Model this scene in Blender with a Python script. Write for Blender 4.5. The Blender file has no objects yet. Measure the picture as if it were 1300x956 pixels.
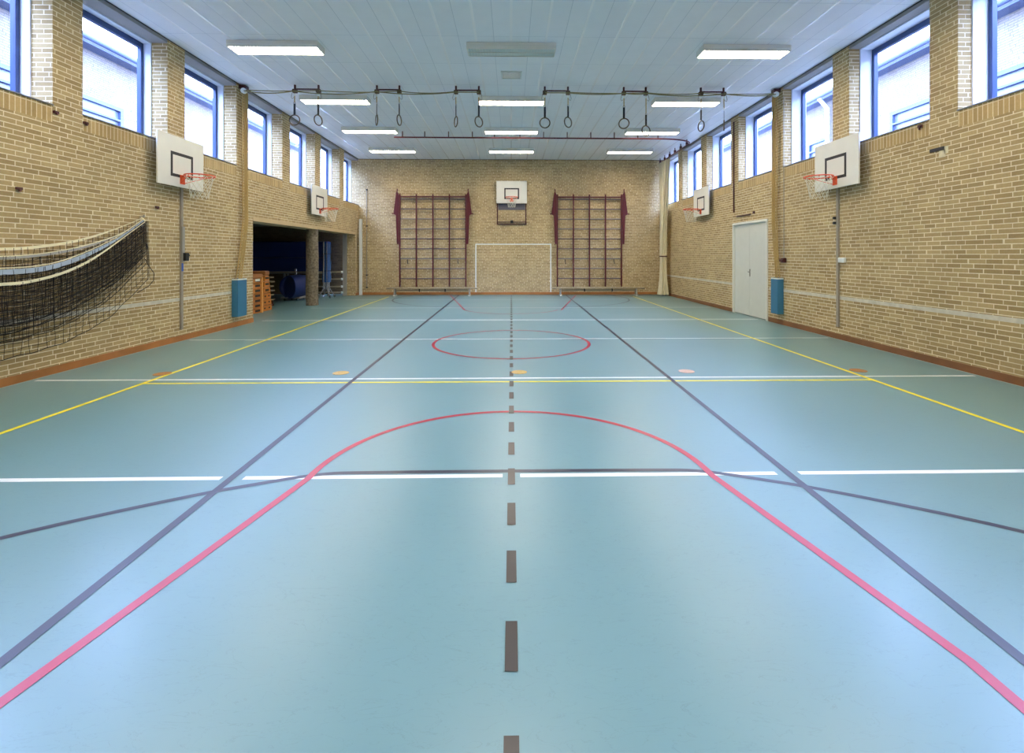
import bpy, math, random
from mathutils import Vector, Matrix, Euler
random.seed(7)
S = bpy.context.scene
C = S.collection
PI = math.pi

# ------------------------------------------------------------------ dimensions (metres)
LX, RX = -5.79, 5.85          # side wall faces
Y0, Y1 = -2.2, 18.4           # wall behind the camera, far wall
H = 5.14                      # ceiling
SILL, SOF = 3.39, 5.07        # window sill, window head
LOUT, ROUT = LX - 0.47, RX + 0.49
PIL = [6.22 + 2.04 * k for k in range(-4, 6)]   # near edge of each brick pier
PW = 0.43

# ------------------------------------------------------------------ mesh builder
class MB:
    def __init__(s): s.v = []; s.f = []; s.m = []; s.sm = []
    def add(s, vs, fs, mi=0, smooth=False):
        o = len(s.v); s.v += [Vector(p) for p in vs]
        for f in fs: s.f.append([o + i for i in f]); s.m.append(mi); s.sm.append(smooth)
        return s
    def box(s, x0, x1, y0, y1, z0, z1, mi=0):
        x0, x1 = min(x0, x1), max(x0, x1); y0, y1 = min(y0, y1), max(y0, y1)
        v = [(x, y, z) for z in (z0, z1) for y in (y0, y1) for x in (x0, x1)]
        return s.add(v, [(0, 2, 3, 1), (4, 5, 7, 6), (0, 1, 5, 4), (2, 6, 7, 3), (0, 4, 6, 2), (1, 3, 7, 5)], mi)
    def obox(s, c, ax, ay, az, mi=0):
        c = Vector(c); ax, ay, az = Vector(ax), Vector(ay), Vector(az)
        v = [c + ax * i + ay * j + az * k for k in (-1, 1) for j in (-1, 1) for i in (-1, 1)]
        return s.add(v, [(0, 2, 3, 1), (4, 5, 7, 6), (0, 1, 5, 4), (2, 6, 7, 3), (0, 4, 6, 2), (1, 3, 7, 5)], mi)
    def tube(s, pts, r, n=8, closed=False, mi=0, caps=True, smooth=True):
        pts = [Vector(p) for p in pts]; N = len(pts)
        rr = r if isinstance(r, (list, tuple)) else [r] * N
        rings = []; prev = None
        for i, p in enumerate(pts):
            if closed: t = pts[(i + 1) % N] - pts[i - 1]
            else: t = pts[min(i + 1, N - 1)] - pts[max(i - 1, 0)]
            if t.length < 1e-9: t = Vector((0, 0, 1))
            t.normalize()
            if prev is None:
                a = Vector((0, 0, 1)) if abs(t.z) < 0.9 else Vector((1, 0, 0))
                u = t.cross(a).normalized()
            else:
                u = prev - t * prev.dot(t)
                if u.length < 1e-6: u = t.orthogonal()
                u.normalize()
            prev = u; w = t.cross(u)
            rings.append([p + (u * math.cos(2 * PI * k / n) + w * math.sin(2 * PI * k / n)) * rr[i] for k in range(n)])
        v = [q for ring in rings for q in ring]; f = []
        for i in range(N if closed else N - 1):
            j = (i + 1) % N
            for k in range(n):
                k2 = (k + 1) % n
                f.append((i * n + k, i * n + k2, j * n + k2, j * n + k))
        s.add(v, f, mi, smooth)
        if caps and not closed:
            s.add(rings[0], [tuple(range(n))[::-1]], mi); s.add(rings[-1], [tuple(range(n))], mi)
        return s
    def cyl(s, a, b, r, n=16, mi=0): return s.tube([a, b], r, n, mi=mi)
    def torus(s, c, R, r, normal=(0, 0, 1), n=32, m=8, mi=0):
        c = Vector(c); nn = Vector(normal).normalized(); u = nn.orthogonal().normalized(); w = nn.cross(u)
        return s.tube([c + (u * math.cos(2 * PI * i / n) + w * math.sin(2 * PI * i / n)) * R for i in range(n)], r, m, closed=True, mi=mi)
    def prism(s, poly, d, mi=0):
        """poly: list of 3d points in a plane, extruded by vector d"""
        d = Vector(d); n = len(poly); a = [Vector(p) for p in poly]
        v = a + [p + d for p in a]
        f = [tuple(range(n))[::-1], tuple(range(n, 2 * n))] + [(i, (i + 1) % n, n + (i + 1) % n, n + i) for i in range(n)]
        return s.add(v, f, mi)
    def grid(s, rows, mi=0, closed=False, smooth=True):
        n = len(rows[0]); v = [p for r in rows for p in r]; f = []
        for i in range(len(rows) - 1):
            for k in range(n if closed else n - 1):
                k2 = (k + 1) % n
                f.append((i * n + k, i * n + k2, (i + 1) * n + k2, (i + 1) * n + k))
        return s.add(v, f, mi, smooth)

def build(name, mb, mats, parent=None, bevel=0.0, fix=True):
    off = Vector((0, 0, 0)); q = parent
    while q is not None:
        if not q.get('_rel'): off += Vector(q.location)
        q = q.parent
    me = bpy.data.meshes.new(name)
    me.from_pydata([tuple(p - off) for p in mb.v], [], mb.f)
    me.update()
    if not isinstance(mats, (list, tuple)): mats = [mats]
    for m in mats: me.materials.append(m)
    me.polygons.foreach_set('material_index', mb.m)
    me.polygons.foreach_set('use_smooth', mb.sm)
    if fix:
        import bmesh
        bm = bmesh.new(); bm.from_mesh(me)
        bmesh.ops.recalc_face_normals(bm, faces=bm.faces)
        bm.to_mesh(me); bm.free()
    uv = me.uv_layers.new(name='UVMap')
    for p in me.polygons:
        nx, ny, nz = abs(p.normal.x), abs(p.normal.y), abs(p.normal.z)
        for li in p.loop_indices:
            c = me.vertices[me.loops[li].vertex_index].co + off
            if nx >= ny and nx >= nz: uv.data[li].uv = (c.y, c.z)
            elif ny >= nz: uv.data[li].uv = (c.x + 0.05, c.z)
            else: uv.data[li].uv = (c.x, c.y)
    o = bpy.data.objects.new(name, me); C.objects.link(o)
    if parent is not None: o.parent = parent
    if bevel:
        b = o.modifiers.new('bevel', 'BEVEL'); b.width = bevel; b.segments = 2; b.limit_method = 'ANGLE'
    return o

def empty(name, label, cat, loc=(0, 0, 0), group=None, rel=False, rz=0.0):
    o = bpy.data.objects.new(name, None); C.objects.link(o)
    o.location = loc; o.rotation_euler = (0, 0, rz); o.empty_display_size = 0.1
    o['label'] = label; o['category'] = cat
    if group: o['group'] = group
    if rel: o['_rel'] = 1
    return o
def tag(o, label, cat, group=None, kind=None):
    o['label'] = label; o['category'] = cat
    if group: o['group'] = group
    if kind: o['kind'] = kind
    return o
def struct(o, label=None, cat=None):
    o['kind'] = 'structure'
    if label: o['label'] = label
    if cat: o['category'] = cat
    return o
def dup(root, loc, rz=None, label=None):
    r = root.copy(); C.objects.link(r); r.location = loc
    if rz is not None: r.rotation_euler = (0, 0, rz)
    if label: r['label'] = label
    for ch in list(root.children):
        c = ch.copy(); C.objects.link(c); c.parent = r
        for g in list(ch.children):
            d = g.copy(); C.objects.link(d); d.parent = c
    return r

# ------------------------------------------------------------------ materials
def lin(c):
    def f(x):
        x /= 255.0
        return x / 12.92 if x <= 0.04045 else ((x + 0.055) / 1.055) ** 2.4
    return (f(c[0]), f(c[1]), f(c[2]), 1)
def newmat(name):
    m = bpy.data.materials.new(name); m.use_nodes = True
    nt = m.node_tree; return m, nt, nt.nodes, nt.links, nt.nodes['Principled BSDF']
def mat(name, col, rough=0.6, metal=0.0, var=0.06, scale=6.0, bump=0.0, spec=0.5):
    m, nt, N, L, b = newmat(name)
    b.inputs['Roughness'].default_value = rough; b.inputs['Metallic'].default_value = metal
    b.inputs['Specular IOR Level'].default_value = spec
    tc = N.new('ShaderNodeTexCoord'); no = N.new('ShaderNodeTexNoise')
    no.inputs['Scale'].default_value = scale; no.inputs['Detail'].default_value = 4
    L.new(tc.outputs['Object'], no.inputs['Vector'])
    mr = N.new('ShaderNodeMapRange'); mr.inputs['From Min'].default_value = 0.3; mr.inputs['From Max'].default_value = 0.7
    mr.inputs['To Min'].default_value = 1 - var; mr.inputs['To Max'].default_value = 1 + var
    L.new(no.outputs['Fac'], mr.inputs['Value'])
    mx = N.new('ShaderNodeVectorMath'); mx.operation = 'SCALE'; mx.inputs[0].default_value = lin(col)[:3]
    L.new(mr.outputs[0], mx.inputs['Scale']); L.new(mx.outputs[0], b.inputs['Base Color'])
    if bump:
        bp = N.new('ShaderNodeBump'); bp.inputs['Strength'].default_value = bump; bp.inputs['Distance'].default_value = 0.01
        L.new(no.outputs['Fac'], bp.inputs['Height']); L.new(bp.outputs[0], b.inputs['Normal'])
    return m
def emit(name, col, strength):
    m = bpy.data.materials.new(name); m.use_nodes = True; nt = m.node_tree; nt.nodes.clear()
    e = nt.nodes.new('ShaderNodeEmission'); o = nt.nodes.new('ShaderNodeOutputMaterial')
    e.inputs[0].default_value = lin(col); e.inputs[1].default_value = strength
    nt.links.new(e.outputs[0], o.inputs[0]); return m

def brick(name, c1, c2, mortar, soldier=False, var=0.10, w=0.213, h=0.0605, ms=0.0065):
    m, nt, N, L, b = newmat(name)
    b.inputs['Roughness'].default_value = 0.85; b.inputs['Specular IOR Level'].default_value = 0.25
    uv = N.new('ShaderNodeUVMap'); sp = N.new('ShaderNodeSeparateXYZ'); L.new(uv.outputs[0], sp.inputs[0])
    def math_(op, a, bb=None):
        n = N.new('ShaderNodeMath'); n.operation = op
        for i, q in enumerate((a, bb)):
            if q is None: continue
            if isinstance(q, (int, float)): n.inputs[i].default_value = q
            else: L.new(q, n.inputs[i])
        return n.outputs[0]
    u, v = (sp.outputs[1], sp.outputs[0]) if soldier else (sp.outputs[0], sp.outputs[1])
    if not soldier:
        row = math_('FLOOR', math_('DIVIDE', v, h))
        cb = N.new('ShaderNodeCombineXYZ'); L.new(math_('MULTIPLY', u, 3.6), cb.inputs[0]); L.new(math_('MULTIPLY', row, 7.31), cb.inputs[1])
        nz = N.new('ShaderNodeTexNoise'); nz.inputs['Scale'].default_value = 1; nz.inputs['Detail'].default_value = 0
        L.new(cb.outputs[0], nz.inputs['Vector'])
        u = math_('ADD', u, math_('MULTIPLY', nz.outputs['Fac'], 0.20))
    cv = N.new('ShaderNodeCombineXYZ'); L.new(u, cv.inputs[0]); L.new(v, cv.inputs[1])
    bt = N.new('ShaderNodeTexBrick'); L.new(cv.outputs[0], bt.inputs['Vector'])
    bt.inputs['Scale'].default_value = 1; bt.inputs['Brick Width'].default_value = w; bt.inputs['Row Height'].default_value = h
    bt.inputs['Mortar Size'].default_value = ms; bt.inputs['Mortar Smooth'].default_value = 0.3
    bt.offset = 0.0 if soldier else 0.5
    bt.inputs['Color1'].default_value = lin(c1); bt.inputs['Color2'].default_value = lin(c2); bt.inputs['Mortar'].default_value = lin(mortar)
    no = N.new('ShaderNodeTexNoise'); no.inputs['Scale'].default_value = 1.1; no.inputs['Detail'].default_value = 6; no.inputs['Roughness'].default_value = .65
    tc = N.new('ShaderNodeTexCoord'); L.new(tc.outputs['Object'], no.inputs['Vector'])
    mr = N.new('ShaderNodeMapRange'); mr.inputs['From Min'].default_value = .3; mr.inputs['From Max'].default_value = .7
    mr.inputs['To Min'].default_value = 1 - var; mr.inputs['To Max'].default_value = 1 + var
    L.new(no.outputs['Fac'], mr.inputs['Value'])
    n2 = N.new('ShaderNodeTexNoise'); n2.inputs['Scale'].default_value = 45; n2.inputs['Detail'].default_value = 3; L.new(tc.outputs['Object'], n2.inputs['Vector'])
    m2 = N.new('ShaderNodeMapRange'); m2.inputs['To Min'].default_value = .85; m2.inputs['To Max'].default_value = 1.15; L.new(n2.outputs['Fac'], m2.inputs['Value'])
    mu = math_('MULTIPLY', mr.outputs[0], m2.outputs[0])
    sc = N.new('ShaderNodeVectorMath'); sc.operation = 'SCALE'; L.new(bt.outputs['Color'], sc.inputs[0]); L.new(mu, sc.inputs['Scale'])
    L.new(sc.outputs[0], b.inputs['Base Color'])
    bp = N.new('ShaderNodeBump'); bp.inputs['Strength'].default_value = .35; bp.inputs['Distance'].default_value = .004
    inv = math_('SUBTRACT', 1.0, bt.outputs['Fac']); L.new(inv, bp.inputs['Height']); L.new(bp.outputs[0], b.inputs['Normal'])
    return m

M = {}
M['brick'] = brick('yellow_brick', (158, 134, 92), (186, 162, 116), (228, 214, 180))
M['soldier'] = brick('yellow_brick_on_end', (168, 140, 92), (192, 163, 112), (222, 206, 168), soldier=True, w=0.21, h=0.064)
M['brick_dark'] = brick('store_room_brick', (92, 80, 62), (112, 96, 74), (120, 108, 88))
M['brick_out'] = brick('neighbour_brick', (112, 102, 96), (124, 114, 104), (78, 76, 78))
M['skirting'] = mat('stained_skirting_wood', (172, 114, 60), .45, var=.18, scale=3)
M['white'] = mat('white_paint', (222, 224, 222), .5, var=.02)
M['door'] = mat('off_white_door_paint', (214, 216, 206), .45, var=.02)
M['doorframe'] = mat('cream_frame_paint', (228, 228, 216), .45, var=.02)
M['casing'] = mat('white_window_lining', (215, 222, 232), .5, var=.02)
M['frame'] = mat('blue_window_frame', (48, 70, 118), .4, var=.05)
M['gasket'] = mat('dark_window_edge', (34, 38, 50), .5)
M['sill'] = mat('grey_sill', (128, 126, 124), .5, var=.05)
M['lintel'] = mat('grey_lintel', (146, 144, 142), .8, var=.06, scale=2)
M['band'] = mat('concrete_lintel', (196, 172, 130), .8, var=.06, scale=3)
M['stripe'] = mat('faded_white_wall_paint', (206, 200, 182), .8, var=.14, scale=9)
M['shadowgap'] = mat('dark_gap_shade', (40, 40, 44), .6)
M['joint'] = mat('white_metal_joint', (253, 254, 255), .18, var=.01, spec=1.0)
M['oxblood'] = mat('oxblood_painted_steel', (88, 16, 28), .4, var=.08)
M['darkred'] = mat('dark_brown_red_steel', (74, 26, 28), .45, var=.1)
M['steel'] = mat('galvanised_steel', (160, 150, 134), .45, metal=.15, var=.08)
M['greypaint'] = mat('grey_painted_metal', (150, 148, 140), .5, var=.06)
M['chrome'] = mat('brushed_metal', (190, 190, 188), .25, metal=.9)
M['black'] = mat('black_rubber', (24, 24, 26), .6)
M['blackpaint'] = mat('black_marking', (38, 36, 36), .5)
M['board'] = mat('white_backboard_laminate', (226, 224, 212), .4, var=.03, scale=3)
M['boardedge'] = mat('grey_blue_board_back', (70, 92, 120), .6)
M['orange'] = mat('orange_painted_steel', (232, 84, 34), .4, var=.08)
M['netwhite'] = mat('white_net_cord', (220, 216, 196), .8, var=.05)
M['netblack'] = mat('black_net_cord', (34, 29, 25), .85, var=.1)
M['tape'] = mat('cream_net_tape', (244, 234, 196), .75, var=.06)
M['tapeblue'] = mat('pale_blue_net_tape', (176, 190, 206), .7, var=.08)
M['rope'] = mat('tan_rope', (186, 158, 100), .85, var=.12, scale=30)
M['ropeolive'] = mat('olive_rope', (134, 126, 86), .85, var=.1, scale=20)
M['ringwood'] = mat('worn_ring_leather', (88, 72, 50), .6, var=.15, scale=20)
M['webbing'] = mat('black_webbing', (38, 38, 46), .8)
M['pad'] = mat('teal_blue_vinyl', (54, 118, 154), .45, var=.05)
M['matblue'] = mat('dark_blue_vinyl', (28, 50, 112), .5, var=.08, scale=2)
M['matblue2'] = mat('mid_blue_vinyl', (48, 88, 150), .5, var=.08, scale=3)
M['boxwood'] = mat('orange_varnished_wood', (196, 122, 54), .45, var=.15, scale=3)
M['boxwood2'] = mat('light_varnished_wood', (226, 168, 96), .45, var=.1, scale=3)
M['leather'] = mat('tan_leather', (168, 110, 62), .6, var=.1)
M['benchwood'] = mat('grey_worn_bench_wood', (160, 146, 118), .5, var=.12, scale=4)
M['rung'] = mat('grey_blue_rung', (104, 96, 100), .5, var=.08)
M['curtain'] = mat('cream_curtain_cloth', (222, 212, 178), .85, var=.06, scale=4)
M['lampbody'] = mat('lamp_housing', (214, 214, 204), .5, var=.02)
M['lampoff'] = mat('unlit_lamp_louvre', (196, 208, 204), .35, var=.04)
M['grille'] = mat('grille_metal', (206, 212, 210), .5, var=.05)
M['column'] = mat('weathered_mottled_column', (122, 110, 90), .9, var=.5, scale=17, bump=.6)
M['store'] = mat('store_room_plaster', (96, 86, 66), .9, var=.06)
M['roof'] = mat('pale_roof_tiles', (96, 94, 104), .8, var=.06, scale=3)
M['gutter'] = mat('blue_grey_gutter', (56, 68, 98), .5, var=.05)
M['outframe'] = mat('pale_blue_outer_frame', (58, 74, 116), .5, var=.05)
M['outpane'] = mat('reflecting_outer_pane', (90, 98, 112), .3, var=.03)
M['paving'] = mat('grey_paving', (150, 148, 142), .9, var=.08)
M['ochre'] = mat('ochre_floor_disc', (196, 160, 84), .5, var=.12, scale=20)
M['brownisc'] = mat('brown_floor_disc', (168, 112, 52), .5, var=.12, scale=20)
M['pinkdisc'] = mat('pinkish_floor_disc', (206, 170, 146), .5, var=.12, scale=20)
M['ivory'] = mat('ivory_plastic', (226, 232, 226), .4)
M['bluelabel'] = mat('blue_label', (58, 96, 180), .5)
M['putty'] = mat('pale_putty', (214, 204, 168), .9, var=.15, scale=20)
M['lampglow'] = emit('fluorescent_glow', (255, 241, 222), 19.0)

# line paints share the floor's sheen
def paint(name, col):
    return mat(name, col, .33, var=.05, scale=14, spec=.65)
M['lwhite'] = paint('white_court_paint', (232, 236, 232))
M['lyellow'] = paint('yellow_court_paint', (250, 230, 16))
M['lred'] = paint('red_court_paint', (172, 26, 56))
M['lblack'] = paint('black_court_paint', (52, 46, 44))
M['lblack_sheen'] = paint('black_paint_blue_sheen', (44, 46, 62))  # black line paint with bluish floor reflections mixed into its colour
M['lcove'] = paint('pale_floor_edge', (168, 182, 172))

# floor: blue-green sports vinyl with fine scuffs
def floor_mat():
    m, nt, N, L, b = newmat('teal_sports_vinyl')
    tc = N.new('ShaderNodeTexCoord')
    n1 = N.new('ShaderNodeTexNoise'); n1.inputs['Scale'].default_value = .8; n1.inputs['Detail'].default_value = 5
    L.new(tc.outputs['Object'], n1.inputs['Vector'])
    r1 = N.new('ShaderNodeMapRange'); r1.inputs['From Min'].default_value = .3; r1.inputs['From Max'].default_value = .7
    r1.inputs['To Min'].default_value = .96; r1.inputs['To Max'].default_value = 1.04; L.new(n1.outputs['Fac'], r1.inputs['Value'])
    # scuffs: thin streaks from a warped wave
    n2 = N.new('ShaderNodeTexNoise'); n2.inputs['Scale'].default_value = 5; n2.inputs['Detail'].default_value = 9; n2.inputs['Distortion'].default_value = 1.6
    mp = N.new('ShaderNodeMapping'); mp.inputs['Scale'].default_value = (1, 3.2, 1); mp.inputs['Rotation'].default_value = (0, 0, .35)
    L.new(tc.outputs['Object'], mp.inputs['Vector']); L.new(mp.outputs[0], n2.inputs['Vector'])
    ab = N.new('ShaderNodeMath'); ab.operation = 'SUBTRACT'; ab.inputs[1].default_value = .5; L.new(n2.outputs['Fac'], ab.inputs[0])
    a2 = N.new('ShaderNodeMath'); a2.operation = 'ABSOLUTE'; L.new(ab.outputs[0], a2.inputs[0])
    r2 = N.new('ShaderNodeMapRange'); r2.inputs['From Min'].default_value = 0; r2.inputs['From Max'].default_value = .008
    r2.inputs['To Min'].default_value = .86; r2.inputs['To Max'].default_value = 1.0; L.new(a2.outputs[0], r2.inputs['Value'])
    mu = N.new('ShaderNodeMath'); mu.operation = 'MULTIPLY'; L.new(r1.outputs[0], mu.inputs[0]); L.new(r2.outputs[0], mu.inputs[1])
    sc = N.new('ShaderNodeVectorMath'); sc.operation = 'SCALE'; sc.inputs[0].default_value = lin((107, 144, 147))[:3]
    L.new(mu.outputs[0], sc.inputs['Scale']); L.new(sc.outputs[0], b.inputs['Base Color'])
    rr = N.new('ShaderNodeMapRange'); rr.inputs['To Min'].default_value = .26; rr.inputs['To Max'].default_value = .38
    L.new(n1.outputs['Fac'], rr.inputs['Value']); L.new(rr.outputs[0], b.inputs['Roughness'])
    b.inputs['Specular IOR Level'].default_value = .65
    return m
M['floor'] = floor_mat()

def ceil_mat():
    m, nt, N, L, b = newmat('pale_ceiling_panel')
    b.inputs['Roughness'].default_value = .6
    uv = N.new('ShaderNodeUVMap')
    bt = N.new('ShaderNodeTexBrick'); L.new(uv.outputs[0], bt.inputs['Vector'])
    mp = N.new('ShaderNodeMapping'); mp.inputs['Location'].default_value = (0.295, .0, 0); L.new(uv.outputs[0], mp.inputs['Vector']); L.new(mp.outputs[0], bt.inputs['Vector'])
    bt.inputs['Scale'].default_value = 1; bt.inputs['Brick Width'].default_value = .59; bt.inputs['Row Height'].default_value = 1.15
    bt.inputs['Mortar Size'].default_value = .004; bt.offset = 0
    bt.inputs['Color1'].default_value = lin((224, 228, 232)); bt.inputs['Color2'].default_value = lin((228, 232, 236)); bt.inputs['Mortar'].default_value = lin((190, 198, 206))
    no = N.new('ShaderNodeTexNoise'); no.inputs['Scale'].default_value = 4; no.inputs['Detail'].default_value = 6; L.new(uv.outputs[0], no.inputs['Vector'])
    mr = N.new('ShaderNodeMapRange'); mr.inputs['To Min'].default_value = .96; mr.inputs['To Max'].default_value = 1.04; L.new(no.outputs['Fac'], mr.inputs['Value'])
    sc = N.new('ShaderNodeVectorMath'); sc.operation = 'SCALE'; L.new(bt.outputs['Color'], sc.inputs[0]); L.new(mr.outputs[0], sc.inputs['Scale'])
    L.new(sc.outputs[0], b.inputs['Base Color'])
    return m
M['ceil'] = ceil_mat()

def glass_mat():
    m = bpy.data.materials.new('clear_window_glass'); m.use_nodes = True; nt = m.node_tree; N = nt.nodes; L = nt.links; N.clear()
    o = N.new('ShaderNodeOutputMaterial'); mx = N.new('ShaderNodeMixShader'); t = N.new('ShaderNodeBsdfTransparent'); g = N.new('ShaderNodeBsdfGlossy')
    t.inputs[0].default_value = (.96, .98, 1, 1); g.inputs['Roughness'].default_value = .02
    lw = N.new('ShaderNodeLayerWeight'); lw.inputs['Blend'].default_value = .5
    pw = N.new('ShaderNodeMath'); pw.operation = 'POWER'; pw.inputs[1].default_value = 5; L.new(lw.outputs['Facing'], pw.inputs[0])
    f = N.new('ShaderNodeMath'); f.operation = 'MULTIPLY_ADD'; f.inputs[1].default_value = .35; f.inputs[2].default_value = .03; L.new(pw.outputs[0], f.inputs[0])
    L.new(f.outputs[0], mx.inputs[0]); L.new(t.outputs[0], mx.inputs[1]); L.new(g.outputs[0], mx.inputs[2]); L.new(mx.outputs[0], o.inputs[0])
    return m
M['glass'] = glass_mat()

# ================================================================== THE ROOM
fl = struct(build('floor', MB().box(LX - .6, RX + .6, Y0 - .3, Y1 + .3, -.3, 0), M['floor']), 'teal blue sports floor with painted court lines', 'floor')
struct(build('floor_store', MB().box(-10.9, LX - .55, 10.4, 19.2, -.3, -.0005), M['floor']), 'dim blue floor of the equipment store', 'floor')
ce = struct(build('ceiling', MB().box(LOUT, ROUT, Y0 - .3, Y1 + .3, H, H + .3), M['ceil']), 'pale grey panelled ceiling with white lengthwise joints', 'ceiling')
mb = MB()
k = -9
while k * .59 < RX - .1:
    x = k * .59 - .005
    if x > LX + .08: mb.box(x - .02, x + .02, Y0, Y1, H - .004, H + .002)
    k += 1
struct(build('panel_joints', mb, M['joint'], ce))

def side_wall(name, xi, brickx, xo, openings, label):
    """xi wall face, xo outer face; openings = list of (y0,y1,ztop) down to the floor"""
    mb = MB()
    # lower wall, split at openings; soldier course (mat 1) under each window
    ys = [Y0 - .3]
    for (a, b_, zt) in openings:
        mb.box(xi, xo, ys[-1], a, 0, SILL - .21); mb.box(xi, xo, a, b_, zt, SILL - .21); ys.append(b_)
    mb.box(xi, xo, ys[-1], Y1 + .3, 0, SILL - .21)
    edges = [Y0 - .3] + [p for p in PIL if p < Y1 - .2]
    # course band
    cur = Y0 - .3
    spans = []
    for p in PIL:
        if p > Y1: break
        spans.append((cur, p)); mb.box(xi, xo, p, min(p + PW, Y1 + .3), SILL - .21, H + .05); cur = p + PW
    spans.append((cur, Y1))
    for (a, b_) in spans:
        mb.box(xi, xo, a, b_, SILL - .21, SILL - .001, 1)
    mb.box(xi, xo, Y1, Y1 + .3, SILL - .21, H + .05)
    o = struct(build(name, mb, [M['brick'], M['soldier']]), label, 'wall')
    return o, spans
wl, spans = side_wall('wall_left', LX, None, LOUT, [(10.95, 18.08, 2.34)], 'yellow brick wall on the left with store opening')
wr, _ = side_wall('wall_right', RX, None, ROUT, [(10.91, 12.63, 2.33)], 'yellow brick wall on the right with white door')
wb = struct(build('wall_back', MB().box(LX, RX, Y1, Y1 + .3, 0, H + .05), M['brick']), 'yellow brick end wall facing the camera', 'wall')
struct(build('wall_front', MB().box(LX, RX, Y0 - .3, Y0, 0, H + .05), M['brick']), 'yellow brick wall behind the viewer', 'wall')

# windows
nwin = 0
for side, xi, bx, cx_, xo, vis in (('left', LX, -6.05, -6.17, LOUT, 1), ('right', RX, 6.03, 6.23, ROUT, 1)):
    sg = -1 if side == 'left' else 1
    for (a, b_) in spans:
        if a < Y0: a = Y0 + .0
        if b_ - a < .8: continue
        nwin += 1
        w = bpy.data.objects.new('window_%d' % nwin, None); C.objects.link(w); w['kind'] = 'structure'
        seen = b_ > 5.4
        idx = sum(1 for s_ in spans if s_[1] > 5.4 and s_[0] < a)
        rank = sum(1 for s_ in spans if s_[1] - max(s_[0], Y0) >= .8 and s_[0] > a + .01)
        w['label'] = ['farthest', 'second farthest', 'third farthest', 'fourth farthest', 'fifth farthest', 'sixth farthest', 'seventh farthest', 'eighth farthest', 'ninth farthest', 'tenth farthest', 'nearest'][rank] + ' high blue-framed window in the %s brick wall' % side; w['category'] = 'window'
        # head over the niche
        build('head_panel', MB().box(xi + sg * .002, xo, a, b_, SOF, H + .05), M['lintel'], w)
        # sill
        build('window_sill', MB().box(xi - sg * .018, bx + sg * .3, a - .0, b_, SILL - .001, SILL + .014), M['sill'], w)
        # white lining (reveal boards)
        t = .022
        m1 = MB()
        m1.box(bx, xo, a, a + t, SILL + .014, SOF); m1.box(bx, xo, b_ - t, b_, SILL + .014, SOF); m1.box(bx, xo, a + t, b_ - t, SOF - t, SOF)
        build('window_lining', m1, M['casing'], w)
        f0, f1 = cx_, cx_ + sg * .07
        m2 = MB(); fw = .055
        A, B, Z0_, Z1_ = a + t, b_ - t, SILL + .014, SOF - t
        m2.box(f0, f1, A, A + fw, Z0_, Z1_); m2.box(f0, f1, B - fw, B, Z0_, Z1_); m2.box(f0, f1, A + fw, B - fw, Z0_, Z0_ + .05); m2.box(f0, f1, A + fw, B - fw, Z1_ - .09, Z1_)
        fr = build('window_frame', m2, M['frame'], w, bevel=.004)
        build('window_pane', MB().box(cx_ + sg * .035, cx_ + sg * .043, A + fw - .005, B - fw + .005, Z0_ + .045, Z1_ - .085), M['glass'], w)
        # daylight portal in the opening
        ld = bpy.data.lights.new('daylight_portal', 'AREA'); ld.shape = 'RECTANGLE'; ld.size = B - A; ld.size_y = Z1_ - Z0_; ld.cycles.is_portal = True
        lo = bpy.data.objects.new('daylight_portal', ld); C.objects.link(lo)
        lo.location = (cx_ + sg * .16, (A + B) / 2, (Z0_ + Z1_) / 2)
        lo.rotation_euler = Euler((0, 0, 0))
        dirv = Vector((-sg, 0, 0)); lo.rotation_euler = dirv.to_track_quat('-Z', 'Z').to_euler()

# dark strips painting in the shadow gap along the ceiling edge, baseboards, painted stripes
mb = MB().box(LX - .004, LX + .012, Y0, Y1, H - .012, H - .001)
struct(build('shadow_gap_1', mb, M['shadowgap']), 'thin dark strip for the shadow gap between left wall and ceiling', 'trim')
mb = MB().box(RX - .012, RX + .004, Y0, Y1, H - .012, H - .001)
struct(build('shadow_gap_2', mb, M['shadowgap']), 'thin dark strip for the shadow gap between right wall and ceiling', 'trim')
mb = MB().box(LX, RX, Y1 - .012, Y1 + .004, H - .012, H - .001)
struct(build('shadow_gap_3', mb, M['shadowgap']), 'thin dark strip for the shadow gap above the end wall', 'trim')
bh = .098
struct(build('baseboard_left', MB().box(LX, LX + .018, Y0, 10.95, 0, bh).box(LX, LX + .018, 18.08, Y1, 0, bh), M['skirting'], bevel=.004), 'orange brown skirting along the left wall', 'baseboard')
struct(build('baseboard_right', MB().box(RX - .018, RX, Y0, 10.87, 0, bh).box(RX - .018, RX, 12.67, Y1, 0, bh), mat('dark_stained_skirting_wood', (132, 88, 54), .45, var=.15, scale=3), bevel=.004), 'brown skirting along the right wall', 'baseboard')
struct(build('baseboard_back', MB().box(LX + .02, RX - .02, Y1 - .018, Y1, 0, bh), M['skirting'], bevel=.004), 'brown skirting along the end wall', 'baseboard')
def stripe(parent, x0, x1, a, b_, z=.70):
    struct(build('painted_stripe', MB().box(x0, x1, a, b_, z, z + .06), M['stripe'], parent))
stripe(wl, LX - .002, LX + .002, Y0, 10.1)
stripe(wr, RX - .002, RX + .002, Y0, 10.86, .71); stripe(wr, RX - .002, RX + .002, 12.68, 18.1, .71)
# white goal painted on the far wall
g = .021; yf = Y1 - .003
mb = MB().box(-1.35 - g, -1.35 + g, yf, Y1 + .001, bh, 1.92 + g).box(1.50 - g, 1.50 + g, yf, Y1 + .001, bh, 1.92 + g).box(-1.35 + g, 1.50 - g, yf, Y1 + .001, 1.92 - g, 1.92 + g)
gm = struct(build('painted_goal_outline', mb, M['lwhite'], wb)); gm['label'] = 'white goal outline painted on the bricks'

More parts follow.
